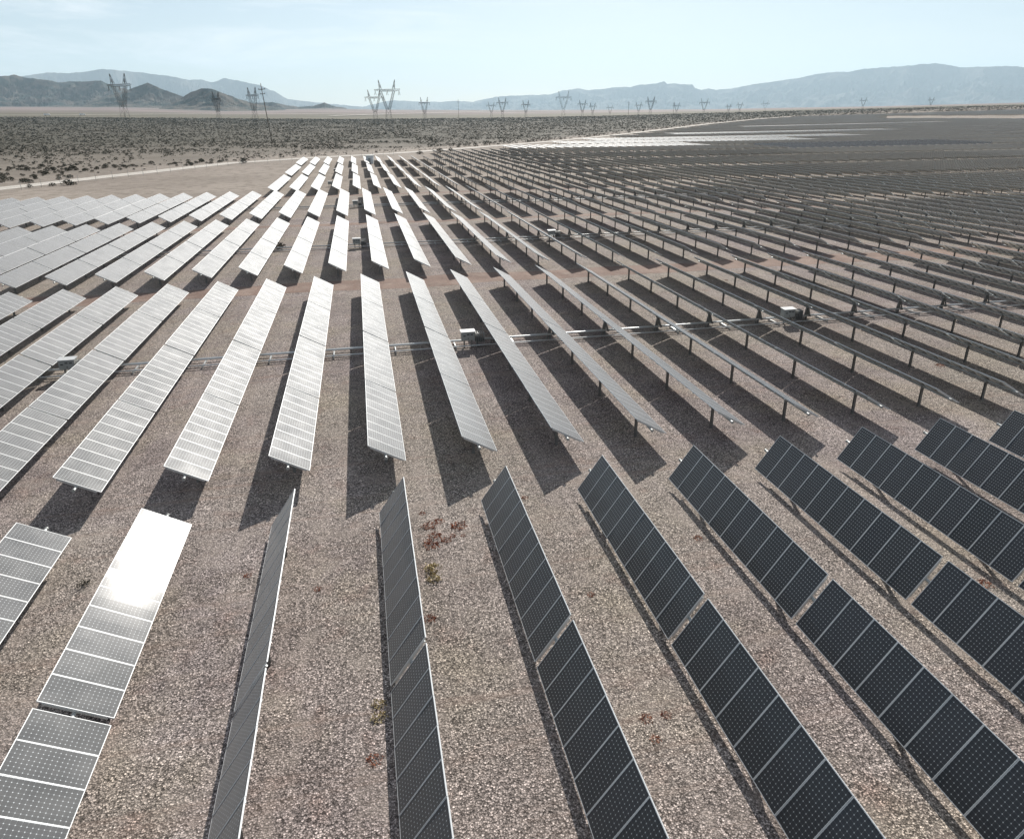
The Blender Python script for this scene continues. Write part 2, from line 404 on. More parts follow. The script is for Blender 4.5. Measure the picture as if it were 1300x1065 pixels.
def post_mesh(h):
    b = MB()      # H section with a bearing saddle
    b.box(-.075, .075, -.055, -.045, -.6, h-.1, 0); b.box(-.075, .075, .045, .055, -.6, h-.1, 0); b.box(-.006, .006, -.045, .045, -.6, h-.1, 0)
    b.box(-.1, .1, -.035, .035, h-.16, h-.055, 1)
    for s_ in (-1, 1): b.box(s_*.1-.012, s_*.1+.012, -.034, .034, h-.12, h+.06, 1)
    b.box(-.11, .11, -.033, .033, h+.066, h+.085, 1)
    b.tube((0, -.7, .0), (0, -.69, .01), .01, 4)
    return b.mesh('post', [M_STEEL, M_GALV])
def arm_mesh(h):
    b = MB()      # lever that the drive strut pushes
    b.bar((0, -.12, h), (.28, -.12, .42), .09); b.bar((0, .12, h), (.28, .12, .42), .09)
    b.bar((.14, -.12, h*.5+.2), (.14, .12, h*.5+.2), .06); b.box(-.12, .12, -.16, .16, h-.1, h+.1, 0); b.box(.2, .36, -.16, .16, .36, .5, 0)
    b.bar((-.35, 0, -.4), (-.05, 0, h-.1), .09)
    return b.mesh('drive_arm', [M_STEEL])
POSTS = [1.9+6.2*i for i in range(7)]
ME_TAB = {n: table_mesh(n) for n in (9, 10)}
ME_TUBE = tube_mesh(RLEN); ME_RAIL = rail_mesh()
_pm = {}
def pm(h):
    k = round(h, 2)
    if k not in _pm: _pm[k] = (post_mesh(k), arm_mesh(k))
    return _pm[k]
def jitter(root, a):
    """each row has its own small error of tilt about its axis, each table a smaller one"""
    for ch in root.children:
        n_ = ch.name.split('.')[0]
        if n_ in ('solar_module', 'panel_table', 'cross_rail'):
            ch.rotation_euler[1] += a
            if n_ == 'solar_module': ch.rotation_euler[0] += random.gauss(0, .0022); ch.rotation_euler[1] += random.gauss(0, .0022)
def copy_tree(src, parent=None):
    c = src.copy(); COL.objects.link(c)
    if parent: c.parent = parent
    for ch in src.children: copy_tree(ch, c)
    return c
def build_row(tilt, h, detail, tables=LAY, L_=RLEN, posts=POSTS, arm=3):
    """origin on the ground under the south end of the axis of the glass plane"""
    root = empty('solar_tracker_row', (0, 0, 0))
    n = Vector((math.sin(tilt), 0, math.cos(tilt))); c = Vector((0, 0, h)); ax = c-n*.15
    for y, k in tables:
        tilt0 = tilt; tilt = tilt+random.gauss(0, .004)
        if detail == 2:
            for i in range(k):
                yc = y+i*MP+ML/2
                link('solar_module', ME_MOD, root, c+Vector((0, yc, 0)), (0, tilt, 0))
            # rails ride with the tables
            for i in range(k+1):
                link('cross_rail', ME_RAIL, root, c+Vector((0, y+min(max(i*MP-.009, .03), k*MP-.05), 0)), (0, tilt, 0))
        else:
            link('panel_table', ME_TAB[k], root, c+Vector((0, y, 0)), (0, tilt, 0))
        tilt = tilt0
    link('torque_tube', ME_TUBE if L_ == RLEN else tube_mesh(L_), root, ax)
    P, A = pm(ax.z)
    for i, y in enumerate(posts):
        link('post', P, root, (ax.x, y, 0))
        if i == arm: link('drive_arm', A, root, (ax.x, y, 0))
    return root
def merged_row_mesh(tilt, h):
    b = MB(); ct, st = math.cos(tilt), math.sin(tilt)
    def T(p): return (p[0]*ct+p[2]*st, p[1], h-p[0]*st+p[2]*ct)
    w = MW/2; 
    for y0, n in LAY:
        y1 = y0+n*MP-.018
        b.quad(*[T(p) for p in ((-w, y0, 0), (w, y0, 0), (w, y1, 0), (-w, y1, 0))], m=1, uv=[(0, 0), (1, 0), (1, n), (0, n)])
        b.quad(*[T(p) for p in ((-w, y0, -.04), (-w, y1, -.04), (w, y1, -.04), (w, y0, -.04))], m=2, uv=[(0, 0), (0, n), (1, n), (1, 0)])
        P = [T(p) for p in ((-w, y0, -.04), (w, y0, -.04), (w, y1, -.04), (-w, y1, -.04), (-w, y0, 0), (w, y0, 0), (w, y1, 0), (-w, y1, 0))]
        b.hexa(P, 0, skip=('b', 't'))
        for i in range(n+1):
            y = min(max(i*MP, .05), n*MP-.07)+y0
            b.hexa([T(p) for p in ((-.85, y-.03, -.09), (.85, y-.03, -.09), (.85, y+.03, -.09), (-.85, y+.03, -.09), (-.85, y-.03, -.041), (.85, y-.03, -.041), (.85, y+.03, -.041), (-.85, y+.03, -.041))], 3, skip=('t',))
    ax = T((0, 0, -.15)); b.tube((ax[0], -.3, ax[2]), (ax[0], RLEN+.3, ax[2]), .063, 6, 3)
    for i, y in enumerate(POSTS):
        b.box(ax[0]-.075, ax[0]+.075, y-.055, y+.055, -.6, ax[2]-.06, 4)
        if i == 3: b.bar((ax[0], y+.12, ax[2]), (ax[0]+.28, y+.12, .42), .12, 4); b.bar((ax[0]-.35, y, -.3), (ax[0], y, ax[2]), .1, 4)
    return b.mesh('solar_tracker_row', [M_ALU, M_GLASS, M_BACK, M_GALV, M_STEEL])

H0 = 1.413
# bands: (south end y, x of row k=5, row spacing)
BANDS = [(31.06, .21, 4.665), (78.0, 1.5, 4.72), (124.6, 1.35, 4.77), (171.2, -.75, 4.8), (217.8, -1.15, 4.78)]
for j in range(5, 60): BANDS.append((217.8+46.8*(j-4), -1.15+random.uniform(-1.2, 1.2), 4.78))
def steep_block(j, x): return j == 6-0 and 205 < x < 322
def flat_block(j, x):
    return (j == 7 and 60 < x < 190) or (j == 8 and 60 < x < 285) or (j == 9 and 120 < x < 360) or (j == 11 and 255 < x < 470) or (j == 15 and 420 < x < 700) or (j == 30 and 900 < x < 1500)
cands = []
for j, (ys, x5, sp) in enumerate(BANDS):
    for k in range(32, -420, -1):
        x = x5+sp*(5-k)
        ye = ys+RLEN
        if j >= 3 and x < -23: continue
        if x < -23 and j >= 3: continue
        if ye > road_y(x)-22: continue
        if math.hypot(x, ye) > 2150: continue
        P = [proj((x+dx, y, 1.4)) for y in (ys, ye, (ys+ye)/2) for dx in (-1.5, 1.5)]
        P = [p for p in P if p]
        if not P: continue
        if max(p[0] for p in P) < -25 or min(p[0] for p in P) > 1330: continue
        if min(p[1] for p in P) > 1090: continue
        if math.hypot(x, ye) > 700:
            q = proj((x, ye, gz(x, ye)))
            if q and q[0] > 1105 and 148-(q[0]-1100)*.006 < q[1] < 151.5+(q[0]-1100)*.004: continue
        cands.append((math.hypot(x, ys+20), j, k, x, ys))
cands.sort()
ORD = ['first', 'second', 'third', 'fourth', 'fifth', 'sixth', 'seventh', 'eighth', 'ninth', 'tenth', 'eleventh', 'twelfth', 'thirteenth', 'fourteenth',
       'fifteenth', 'sixteenth', 'seventeenth', 'eighteenth', 'nineteenth']
TEN = {20: 'twent', 30: 'thirt', 40: 'fort', 50: 'fift', 60: 'sixt', 70: 'sevent', 80: 'eight', 90: 'ninet'}
def ordinal(n):
    if n < 20: return ORD[n-1]
    if n >= 100: return 'hundred and '+ordinal(n-100) if n > 100 else 'hundredth'
    t, u = n//10*10, n % 10
    return TEN[t]+('y-'+ORD[u-1] if u else 'ieth')
GRP = 'rows of tracking solar panels'
# the front band: two rows turned to the sun, the rest turned steeply away
FS, FX5, FSP = 27.4, .21, 4.665
FT = [(0, 10), (10*MP+.25, 10), (20*MP+.5, 10)]; FL = 30*MP+.5
def front_tables(): # laid from the north end southwards
    out = []
    for y, n in FT: out.append((FL-y-n*MP, n))
    return sorted(out)
fr = []
for k in range(8, -3, -1):
    x = FX5+FSP*(5-k)
    if k >= 7: t, h = TILT, H0
    else: t, h = STEEP, 1.22
    key = (t, h)
    protoF = globals().setdefault('_PF', {})
    if key not in protoF:
        r = build_row(t, h, 2, front_tables(), FL, [FL-1.9-6.2*i for i in range(5)], arm=-1); protoF[key] = r
    else: r = copy_tree(protoF[key])
    r.location = (x, FS-FL, gz(x, FS)); jitter(r, .03 if k == 7 else random.gauss(0, .005)); r['_k'] = k; fr.append((x, r, t))
fr.sort(key=lambda q: q[0])
for i, (x, r, t) in enumerate(fr):
    del r['_k']
    vis = i
    look = 'sun-glared pale panel row' if t > 0 else 'dark steeply tilted panel row'
    if t > 0: lab = ['pale panel row cut by the left edge of the picture in the front band', 'panel row with the blinding sun glint in the front band'][i]
    else: lab = 'dark steeply tilted panel row, %s from the sun-glared row in the front band' % ordinal(i-1)
    tag(r, lab, 'solar row', GRP)
# the bands behind
NB = 300-len(fr)
near, far = cands[:NB], cands[NB:]
protos = {}
rank = {}
for j in {c[1] for c in near}:
    xs = sorted(c[3] for c in near if c[1] == j)
    for i, x in enumerate(xs): rank[(j, round(x, 2))] = i+1
for d, j, k, x, ys in near:
    det = 2 if (j == 0) else 1 if j <= 2 else 0
    tl = STEEP if steep_block(j, x) else (0. if flat_block(j, x) else TILT)
    key = (det, tl)
    if key not in protos:
        if det: protos[key] = build_row(tl, H0, det)
        else: protos[key] = link('solar_tracker_row', merged_row_mesh(tl, H0))
        r = protos[key]
    else: r = copy_tree(protos[key])
    r.location = (x, ys, gz(x, ys+20))
    jitter(r, random.gauss(0, .007))
    seen = 'pale glass' if k > 1 else ('edge-on' if k > -1 else 'dark underside')
    tag(r, '%s panel row, %s from the left in the %s band from the camera' % (seen, ordinal(rank[(j, round(x, 2))]), ordinal(j+2)), 'solar row', GRP)
# everything further: one object
def far_rows(rows):
    V, Fc, Mi, UV = [], [], [], []
    for d, j, k, x, ys in rows:
        tl = STEEP if steep_block(j, x) else (0. if flat_block(j, x) else TILT+.03*math.sin(j*7.3+round(x/120)*2.1))
        ct, st = math.cos(tl), math.sin(tl); h = H0
        z0a, z0b = gz(x, ys), gz(x, ys+RLEN); w = MW/2
        def T(px, py, pz): return (x+px*ct+pz*st, ys+py, z0a+(z0b-z0a)*py/RLEN+h-px*st+pz*ct)
        secs = LAY if d < 700 else [(0, 19), (20.1, 19)]
        for y0, n in secs:
            y1 = y0+n*MP; b = len(V)
            V += [T(-w, y0, 0), T(w, y0, 0), T(w, y1, 0), T(-w, y1, 0), T(-w, y0, -.05), T(w, y0, -.05), T(w, y1, -.05), T(-w, y1, -.05)]
            for f, m_, u in (((0, 1, 2, 3), 1, ((0, 0), (1, 0), (1, n), (0, n))), ((4, 7, 6, 5), 2, ((0, 0), (0, n), (1, n), (1, 0))),
                             ((0, 4, 5, 1), 0, None), ((1, 5, 6, 2), 0, None), ((2, 6, 7, 3), 0, None), ((3, 7, 4, 0), 0, None)):
                Fc.append(tuple(b+i for i in f)); Mi.append(m_); UV.extend(u or ((0, 0),)*4)
        if d < 1300:
            s_ = .08 if d < 700 else .11
            a0 = T(0, 0, -.15)
            for y in (POSTS if d < 900 else POSTS[::2]):
                zt = z0a+(z0b-z0a)*y/RLEN; b = len(V); ax = a0[0]
                for zz in (zt-.3, zt+h-.15):
                    V += [(ax-s_, ys+y-s_, zz), (ax+s_, ys+y-s_, zz), (ax+s_, ys+y+s_, zz), (ax-s_, ys+y+s_, zz)]
                for f in ((0, 1, 5, 4), (1, 2, 6, 5), (2, 3, 7, 6), (3, 0, 4, 7)):
                    Fc.append(tuple(b+i for i in f)); Mi.append(4); UV.extend(((0, 0),)*4)
        if d < 800:
            b = len(V); a0 = T(0, -.3, -.15); a1 = T(0, RLEN+.3, -.15)
            for (cx_, cy_, cz_) in (a0, a1):
                V += [(cx_-.06, cy_, cz_), (cx_, cy_, cz_-.06), (cx_+.06, cy_, cz_)]
            for f in ((0, 1, 4, 3), (1, 2, 5, 4)): Fc.append(tuple(b+i for i in f)); Mi.append(3); UV.extend(((0, 0),)*4)
    me = bpy.data.meshes.new('distant_solar_rows'); me.from_pydata(V, [], Fc)
    for m_ in (M_ALU, M_GLASS, M_BACK, M_GALV, M_STEEL): me.materials.append(m_)
    me.polygons.foreach_set('material_index', Mi)
    uv = me.uv_layers.new(name='uv'); uv.data.foreach_set('uv', [c for p in UV for c in p]); me.update()
    o = link('distant_solar_rows', me); stru(o, 'stuff'); tag(o, 'countless far panel rows receding to the haze on the right', 'solar rows')
far_rows(far)
print('ROWS individual', len(near)+len(fr), 'stuff', len(far))

# drive struts and conduits that link the rows of a band
for j in range(3):
    ys, x5, sp = BANDS[j]; y = ys+POSTS[3]-.0; z = gz(0, y)
    x0, x1 = (-60, 96) if j == 0 else (-95, 150) if j == 1 else (-110, 160)
    nm = ['second', 'third', 'fourth'][j]
    b = MB(); b.tube((x0, y-.02, z+.43), (x1, y-.02, z+.43), .07, 10)
    xx = x0
    while xx < x1: b.tube((xx, y-.02, z+.43), (xx+.35, y-.02, z+.43), .085, 10); xx += sp*2
    tag(link('drive_strut', b.mesh('drive_strut', [M_GALVL])), 'long galvanised drive pipe under the middle of the %s band' % nm, 'pipe', 'drive pipes crossing the bands')
    b = MB(); b.tube((x0, y-.85, z+.22), (x1, y-.85, z+.22), .055, 8); b.tube((x0, y+.75, z+.25), (x1, y+.75, z+.25), .05, 8)
    xx = x0+1
    while xx < x1:
        b.box(xx-.04, xx+.04, y-.95, y+.85, z-.1, z+.16, 0); xx += sp
    tag(link('conduit_rack', b.mesh('conduit_rack', [M_GALVL])), 'pair of low cable conduits beside the drive pipe of the %s band' % nm, 'conduit', 'cable conduits crossing the bands')
# drive cabinets
def cabinet():
    r = empty('drive_cabinet', (0, 0, 0))
    b = MB(); b.box(-.52, .52, -.28, .28, .62, 1.3); b.box(-.5, -.02, -.292, -.281, .66, 1.26); b.box(.02, .5, -.292, -.281, .66, 1.26); link('housing', b.mesh('housing', [M_CAB]), r)
    b = MB(); b.hexa([(-.58, -.36, 1.302), (.58, -.36, 1.302), (.58, .36, 1.34), (-.58, .36, 1.34), (-.58, -.36, 1.34), (.58, -.36, 1.34), (.58, .36, 1.38), (-.58, .36, 1.38)]); link('lid', b.mesh('lid', [M_LID]), r)
    b = MB()
    for x, z in ((-.3, 1.0), (.0, 1.1), (.28, 1.08)): b.box(x-.09, x+.09, -.31, -.293, z-.04, z+.04)
    b.box(-.04, .05, -.31, -.293, .76, .82); link('vent', b.mesh('vent', [M_DARK]), r)
    for s_ in (-1, 1):
        b = MB(); b.box(s_*.3-.05, s_*.3+.05, -.06, .06, -.2, .618); link('leg', b.mesh('leg', [M_STEEL]), r)
    b = MB(); b.tube((.55, 0, .55), (1.15, 0, .55), .17, 14); b.tube((1.15, 0, .55), (1.28, 0, .55), .12, 12); b.box(.6, 1.0, -.2, .2, .72, .9)
    b.box(.7, .8, -.08, .08, -.1, .4); link('motor', b.mesh('motor', [M_STEEL]), r)
    b = MB()
    for i in range(5): b.box(.62+i*.16, .64+i*.16, -.3, .3, .3, 1.15)
    b.box(.6, 1.3, -.3, -.28, 1.13, 1.16); b.box(.6, 1.3, .28, .3, 1.13, 1.16); link('guard', b.mesh('guard', [M_GALV]), r)
    return r
cab = None
for j, x, lab in ((0, 7.3, 'pale grey drive cabinet on the gravel at the centre of the second band'),
                  (0, 35.3, 'grey drive cabinet among the edge-on rows right of centre in the second band'),
                  (0, -21.2, 'grey drive cabinet half hidden by panels at the left of the second band'),
                  (1, -1.1, 'drive cabinet in the third band, just past the red dirt track'),
                  (1, 26.9, 'drive cabinet among the rows in the right half of the third band'),
                  (2, -1.2, 'small looking drive cabinet in the middle of the fourth band'),
                  (3, -7.6, 'tiny drive cabinet between panel rows of the fifth band'),
                  (4, -7.4, 'farthest drive cabinet, near the end of the sixth band')):
    c = cabinet() if cab is None else copy_tree(cab)
    cab = cab or c
    y = BANDS[j][0]+POSTS[3]-.45; c.location = (x, y, gz(x, y)); tag(c, lab, 'cabinet', 'tracker drive cabinets')

# ------------------------------------------------------------------ plants
def bush_mb(b, c, r, h, n, size, m=0):
    for i in range(n):
        a = random.uniform(0, 6.283); q = r*math.sqrt(random.random())*(.75+.5*random.random()); z = random.random()**.8*h*(1-.45*(q/r)**2)
        p = Vector((c[0]+math.cos(a)*q, c[1]+math.sin(a)*q, c[2]+z))
        u = Vector((random.gauss(0, 1), random.gauss(0, 1), random.gauss(0, 1))).normalized()*size*random.uniform(.6, 1.3)
        v = Vector((random.gauss(0, 1), random.gauss(0, 1), random.gauss(0, 1))).normalized()*size*random.uniform(.6, 1.3)
        b.tri(p-u, p+v, p+u*.6-v*.5, m)
def bush_obj():
    r = empty('creosote_bush', (0, 0, 0)); b = MB(); bush_mb(b, (0, 0, .1), .95, 1.15, 150, .2); link('foliage', b.mesh('foliage', [M_BUSH]), r)
    b = MB()
    for i in range(7):
        a = i*.9; b.bar((0, 0, -.1), (math.cos(a)*.5, math.sin(a)*.5, .75), .04)
    link('stem', b.mesh('stem', [M_WOOD]), r); return r
def beyond_road(x, y, off=8):
    return y > road_y(x)+off*1.3
pts = []
tries = 0
while len(pts) < 70000 and tries < 900000:
    tries += 1
    az = R(random.uniform(-31, 52)); d = 160*(2600/160)**(random.random()**.62) if random.random() < .5 else math.sqrt(200**2+random.random()*(2500**2-200**2))
    x, y = d*math.sin(az), d*math.cos(az)
    if not beyond_road(x, y, 9): continue
    cl = noise.noise(Vector((x*.02, y*.02, 1.)))+.5*noise.noise(Vector((x*.1, y*.1, 2.)))
    if cl < -.28 or (d < 420 and random.random() < .62): continue
    pts.append((d, x, y))
pts.sort()
protoB = None
def place_bush(x, y, s_, lab, grp):
    global protoB
    if protoB is None: protoB = bush_obj(); o = protoB
    else: o = copy_tree(protoB)
    o.location = (x, y, gz(x, y)); o.rotation_euler = (0, 0, random.uniform(0, 6.28)); o.scale = (s_*random.uniform(.85, 1.2), s_*random.uniform(.85, 1.2), s_*random.uniform(.7, 1.1))
    tag(o, lab, 'bush', grp)
for px, py, s_, lab in ((86, 235.5, 1.35, 'largest dark bush hugging the near side of the perimeter road at far left'), (67, 236.5, 1.0, 'round dark bush just left of the largest bush along the perimeter road'),
                    (38, 238.5, .8, 'small dark bush near the left end of the perimeter road'), (93, 235, .9, 'dark bush touching the right side of the largest roadside bush'),
                    (353, 317, 1.0, 'green bush beside the conduits in the third band of panels'), (309, 207.5, 1.6, 'lone dark bush on the perimeter road left of the panel rows'),
                    (533, 196, 1.6, 'dark bush beside the perimeter road above the panel ends'), (558, 194, 1.9, 'wider dark bush on the road verge right of the white shelter'),
                    (572, 192.5, 1.6, 'rightmost dark bush on the perimeter road verge')):
    p = at(px, py); place_bush(p.x, p.y, s_, lab, 'bushes along the road')
ind = pts[:280]; rest = pts[280:]
for d, x, y in ind:
    s_ = random.choice((.65, .9, 1.1, 1.45)); 
    place_bush(x, y, s_*.72, {.65: 'smallest kind of dark creosote bush in the scrub just beyond the perimeter road', .9: 'smallish dark creosote bush in the open scrub beyond the perimeter road',
               1.1: 'middling dark creosote bush in the open scrub beyond the perimeter road', 1.45: 'broad dark creosote bush in the open scrub beyond the perimeter road'}[s_], 'creosote bushes in the desert scrub')
def stuff_bushes():
    V = []; Fc = []
    for d, x, y in rest:
        s_ = random.choice((.55, .75, .95, 1.25))*(1.0 if d < 700 else 1.0+(d-700)/2200); z = gz(x, y)
        n = 12 if d < 700 else 5
        for i in range(n):
            a = random.uniform(0, 6.283); q = s_*random.random()**.6*.8; zz = random.random()*s_*.75
            c = (x+math.cos(a)*q, y+math.sin(a)*q, z+zz); b = len(V); t = s_*(.5 if n == 12 else .8)
            for _ in range(3): V.append((c[0]+random.uniform(-t, t), c[1]+random.uniform(-t, t), c[2]+random.uniform(-t*.6, t*.6)))
            Fc.append((b, b+1, b+2))
    me = bpy.data.meshes.new('desert_scrub'); me.from_pydata(V, [], Fc); me.materials.append(M_BUSH); me.update()
    o = link('desert_scrub', me); stru(o, 'stuff'); tag(o, 'dark creosote scrub covering the desert plain beyond the road', 'scrub')
stuff_bushes()
# weeds in the gravel
def weed_mesh(mt, sp_=.16, h=.1, n=60, sz=.05):
    b = MB(); bush_mb(b, (0, 0, .0), sp_, h, n, sz); return b.mesh('dry_weed', [mt])
WR = weed_mesh(M_DRY, .34, .07, 110, .05); WS = weed_mesh(M_STRAW, .28, .1, 70, .06); WG = weed_mesh(M_BUSH, .26, .16, 80, .05)
weeds = [(545, 668, WR, 1), (557, 662, WR, .7), (552, 680, WR, .9), (548, 692, WR, 1.), (543, 688, WR, .6), (582, 668, WR, 1.1), (566, 686, WR, .7), (575, 680, WR, .5), (536, 652, WR, .5), (588, 680, WR, .4),
         (546, 785, WR, .7), (480, 895, WS, .8), (480, 912, WS, .9), (475, 965, WR, .7), (666, 632, WR, .5), (820, 912, WR, .6), (845, 908, WR, .5), (832, 938, WR, .5),
         (1250, 741, WR, .8), (886, 683, WR, .6), (1193, 464, WR, .9), (922, 356, WR, .6), (314, 731, WR, .5), (403, 748, WR, .5), (106, 743, WG, 1.), (750, 755, WR, .5), (548, 722, WS, 1.3), (552, 735, WS, 1.1), (1086, 578, WR, .6), (1180, 640, WS, .7)]
weeds.sort(key=lambda q: q[0]); wc = {}
for px, py, me, s_ in weeds:
    p = at(px, py); o = link('dry_weed', me, None, p, (0, 0, random.uniform(0, 6))); o.scale = (s_, s_, s_)
    kd = {id(WR): 'rusty red dry', id(WS): 'straw coloured dry', id(WG): 'dark green'}[id(me)]; wc[kd] = wc.get(kd, 0)+1
    tag(o, '%s weed tuft on the gravel, %s from the left of its colour' % (kd, ordinal(wc[kd])), 'weed', 'weeds scattered on the gravel')

# ------------------------------------------------------------------ pylons, poles, shelter, fence
def pylon(H):
    """lattice tower with a narrow waist, an open window, a wide crossarm and two horns; built for height 50, scaled"""
    r = empty('transmission_tower', (0, 0, 0)); w = .11
    def lattice(b, A, B, n, wd=.1):      # A, B: four corners bottom and top
        for i in range(4): b.bar(A[i], B[i], wd*1.25)
        for k in range(n):
            t0, t1 = k/n, (k+1)/n
            for i in range(4):
                j = (i+1) % 4
                p0, p1 = Vector(A[i]).lerp(Vector(B[i]), t0), Vector(A[i]).lerp(Vector(B[i]), t1)
                q0, q1 = Vector(A[j]).lerp(Vector(B[j]), t0), Vector(A[j]).lerp(Vector(B[j]), t1)
                b.bar(p0, q1, wd*.8); b.bar(q0, p1, wd*.8); b.bar(p1, q1, wd*.8)
    def sq(cx, w_, z, d_=None):
        d_ = d_ or w_; return [(cx-w_, -d_, z), (cx+w_, -d_, z), (cx+w_, d_, z), (cx-w_, d_, z)]
    b = MB(); lattice(b, sq(0, 3.9, -1), sq(0, 2.0, 22), 3); link('tower_body', b.mesh('tower_body', [M_TOWER]), r)
    for s_ in (-1, 1):
        b = MB(); A = [(min(0, s_*2.0), -2., 22), (max(0, s_*2.0), -2., 22), (max(0, s_*2.0), 2., 22), (min(0, s_*2.0), 2., 22)]
        lattice(b, A, sq(s_*6.6, 1.0, 39, 1.2), 4, .12); link('window_leg', b.mesh('window_leg', [M_TOWER]), r)
        b = MB(); lattice(b, sq(s_*6.6, 1.0, 41.2, 1.2), sq(s_*8.2, .15, 49.5, .15), 2, .16); link('horn', b.mesh('horn', [M_TOWER]), r)
    b = MB()
    for y in (-1.2, 1.2):
        b.bar((-13, y*.4, 40), (-7, y, 39), .2); b.bar((-7, y, 39), (7, y, 39), .2); b.bar((7, y, 39), (13, y*.4, 40), .2); b.bar((-13, y*.4, 40.4), (13, y*.4, 41.2), .18); b.bar((-13, y*.4, 40.4), (-7, y, 41.2), .18)
        for i in range(-6, 6): b.bar((i*1.2, y, 39), ((i+1)*1.2, y, 41.0), .13); b.bar((i*1.2, y, 41.), ((i+1)*1.2, y, 39.), .12)
        for s_ in (-1, 1):
            for i in range(3): b.bar((s_*(7+2*i), y, 39.+.3*i), (s_*(9+2*i), y, 41), .13)
    link('crossarm', b.mesh('crossarm', [M_TOWER]), r)
    for x in (-12, 0, 12):
        b = MB(); b.tube((x, 0, 39.4), (x-.9, 0, 35.4), .16, 6); b.tube((x, 0, 39.4), (x+.9, 0, 35.4), .16, 6); link('insulator', b.mesh('insulator', [M_DARK]), r)
    return r
tw = None
TOW = [(163, 169, 112), (280, 163, 126), (326, 164.5, 121), (478, 165, 122), (495, 169, 112), (540, 160.5, 129), (624, 154.5, 132.7), (638, 157, 128.8), (667.5, 155.5, 131.5), (715, 157.5, 121.8),
       (739, 154, 131), (752, 153.5, 134), (774, 152.5, 136), (810, 151.5, 133), (825, 153.5, 127.6), (858, 151, 133.5), (892.5, 152.5, 129.7), (924, 148.5, 135), (938, 148, 133), (970, 147.5, 131.5), (1094, 143.5, 128.5), (1180, 141, 128)]
for i, (px, py, ty) in enumerate(TOW):
    p = at(px, py); d = math.hypot(p.x, p.y, p.z-CH); H = (py-ty)*d/FPX
    o = pylon(H) if tw is None else copy_tree(tw); tw = tw or o
    o.location = p; s_ = H/49.5; o.scale = (s_,)*3; o.rotation_euler = (0, 0, [-.5, -.9, -.85, -.3, -.25, -.75][i] if i < 6 else -.3-.25*(i % 3))
    lab = {0: 'leftmost and largest lattice transmission tower, standing in the scrub before the hills', 1: 'short lattice tower left of the wooden pole, in front of the dark hill', 2: 'lattice tower just left of the leaning wooden pole',
           3: 'lattice tower standing close behind the tallest tower of the middle pair', 4: 'tall horned lattice tower above the middle of the panel rows', 9: 'tall lattice tower with wide crossarm against the blue range'}.get(i,
           'distant lattice tower, %s from the left along the hazy skyline' % ordinal(i+1))
    tag(o, lab, 'pylon', 'transmission towers')
def pole():
    r = empty('utility_pole', (0, 0, 0)); b = MB(); b.tube((0, 0, -1), (0, 0, 20), .17, 8, r2=.11); link('pole_shaft', b.mesh('pole_shaft', [M_WOOD]), r)
    b = MB(); b.box(-1.25, 1.25, -.27, -.16, 18.1, 18.3); b.box(-.9, .9, -.27, -.16, 16.5, 16.7); link('crossarm', b.mesh('pole_crossarm', [M_WOOD]), r)
    for x, z in ((-1.15, 18.3), (1.15, 18.3), (0, 20), (-.8, 16.7), (.8, 16.7)):
        b = MB(); b.tube((x, -.2 if z < 20 else 0, z), (x, -.2 if z < 20 else 0, z+.35), .09, 6, r2=.05); link('insulator', b.mesh('pole_insulator', [M_DARK]), r)
    return r
pl = None
for px, py, ty, lean, lab in ((345, 179, 119, -.07, 'leaning wooden utility pole in the scrub beyond the perimeter road'), (582.5, 153.5, 130, 0, 'upright wooden pole alone on the horizon right of the tall towers'),
                              (797, 158, 132.5, 0, 'thin wooden pole in the scrub under the blue mountains'), (854, 154, 133, 0, 'faint wooden pole beside a distant tower right of centre')):
    p = at(px, py); d = math.hypot(p.x, p.y, p.z-CH); H = (py-ty)*d/FPX
    o = pole() if pl is None else copy_tree(pl); pl = pl or o
    o.location = p; s_ = H/20.3; o.scale = (s_,)*3; o.rotation_euler = (0, lean, .3); tag(o, lab, 'utility pole', 'wooden utility poles')
# white shelter at the edge of the field
p = at(470, 208); r = empty('equipment_shelter', p, -.2); tag(r, 'small white equipment shelter between the panel rows and the perimeter road', 'shelter')
b = MB(); b.box(-1.3, 1.3, -1.1, 1.1, -.2, 2.9); link('shelter_wall', b.mesh('shelter_wall', [M_WHITE]), r)
b = MB(); b.hexa([(-1.5, -1.3, 2.902), (1.5, -1.3, 2.902), (1.5, 1.3, 2.902), (-1.5, 1.3, 2.902), (-1.5, -1.3, 3.0), (1.5, -1.3, 3.0), (1.5, 1.3, 3.2), (-1.5, 1.3, 3.2)]); link('shelter_roof', b.mesh('shelter_roof', [M_CAB]), r)
b = MB(); b.box(-.45, .45, -1.13, -1.102, .05, 2.1); link('door', b.mesh('door', [M_CAB]), r)
# perimeter fence on the near side of the road
def fence():
    P = [at(x, y) for x, y in ((-60, 252), (0, 244.5), (100, 232.5), (200, 221), (290, 211.2), (400, 203.6), (500, 198.2))]
    r = empty('perimeter_fence', P[0]); tag(r, 'thin wire perimeter fence along the near side of the pale road', 'fence')
    inv = P[0]; tops = []; n = 0
    me = MB(); me.tube((0, 0, -.3), (0, 0, 2.3), .045, 6); pme = me.mesh('fence_post', [M_GALV])
    seg = []
    for a, c in zip(P, P[1:]):
        k = max(1, int((c-a).length/5.5))
        seg += [a.lerp(c, i/k) for i in range(k)]
    seg.append(P[-1])
    for q in seg[:98]:
        z = gz(q.x, q.y); link('fence_post', pme, r, Vector((q.x, q.y, z))-inv); tops.append(Vector((q.x, q.y, z))-inv)
    b = MB()
    for a, c in zip(tops, tops[1:]):
        for h in (.1, .5, .9, 1.3, 1.7, 2.1): b.bar(a+Vector((0, 0, h)), c+Vector((0, 0, h)), .022)
    link('fence_wire', b.mesh('fence_wire', [M_GALV]), r)
fence()
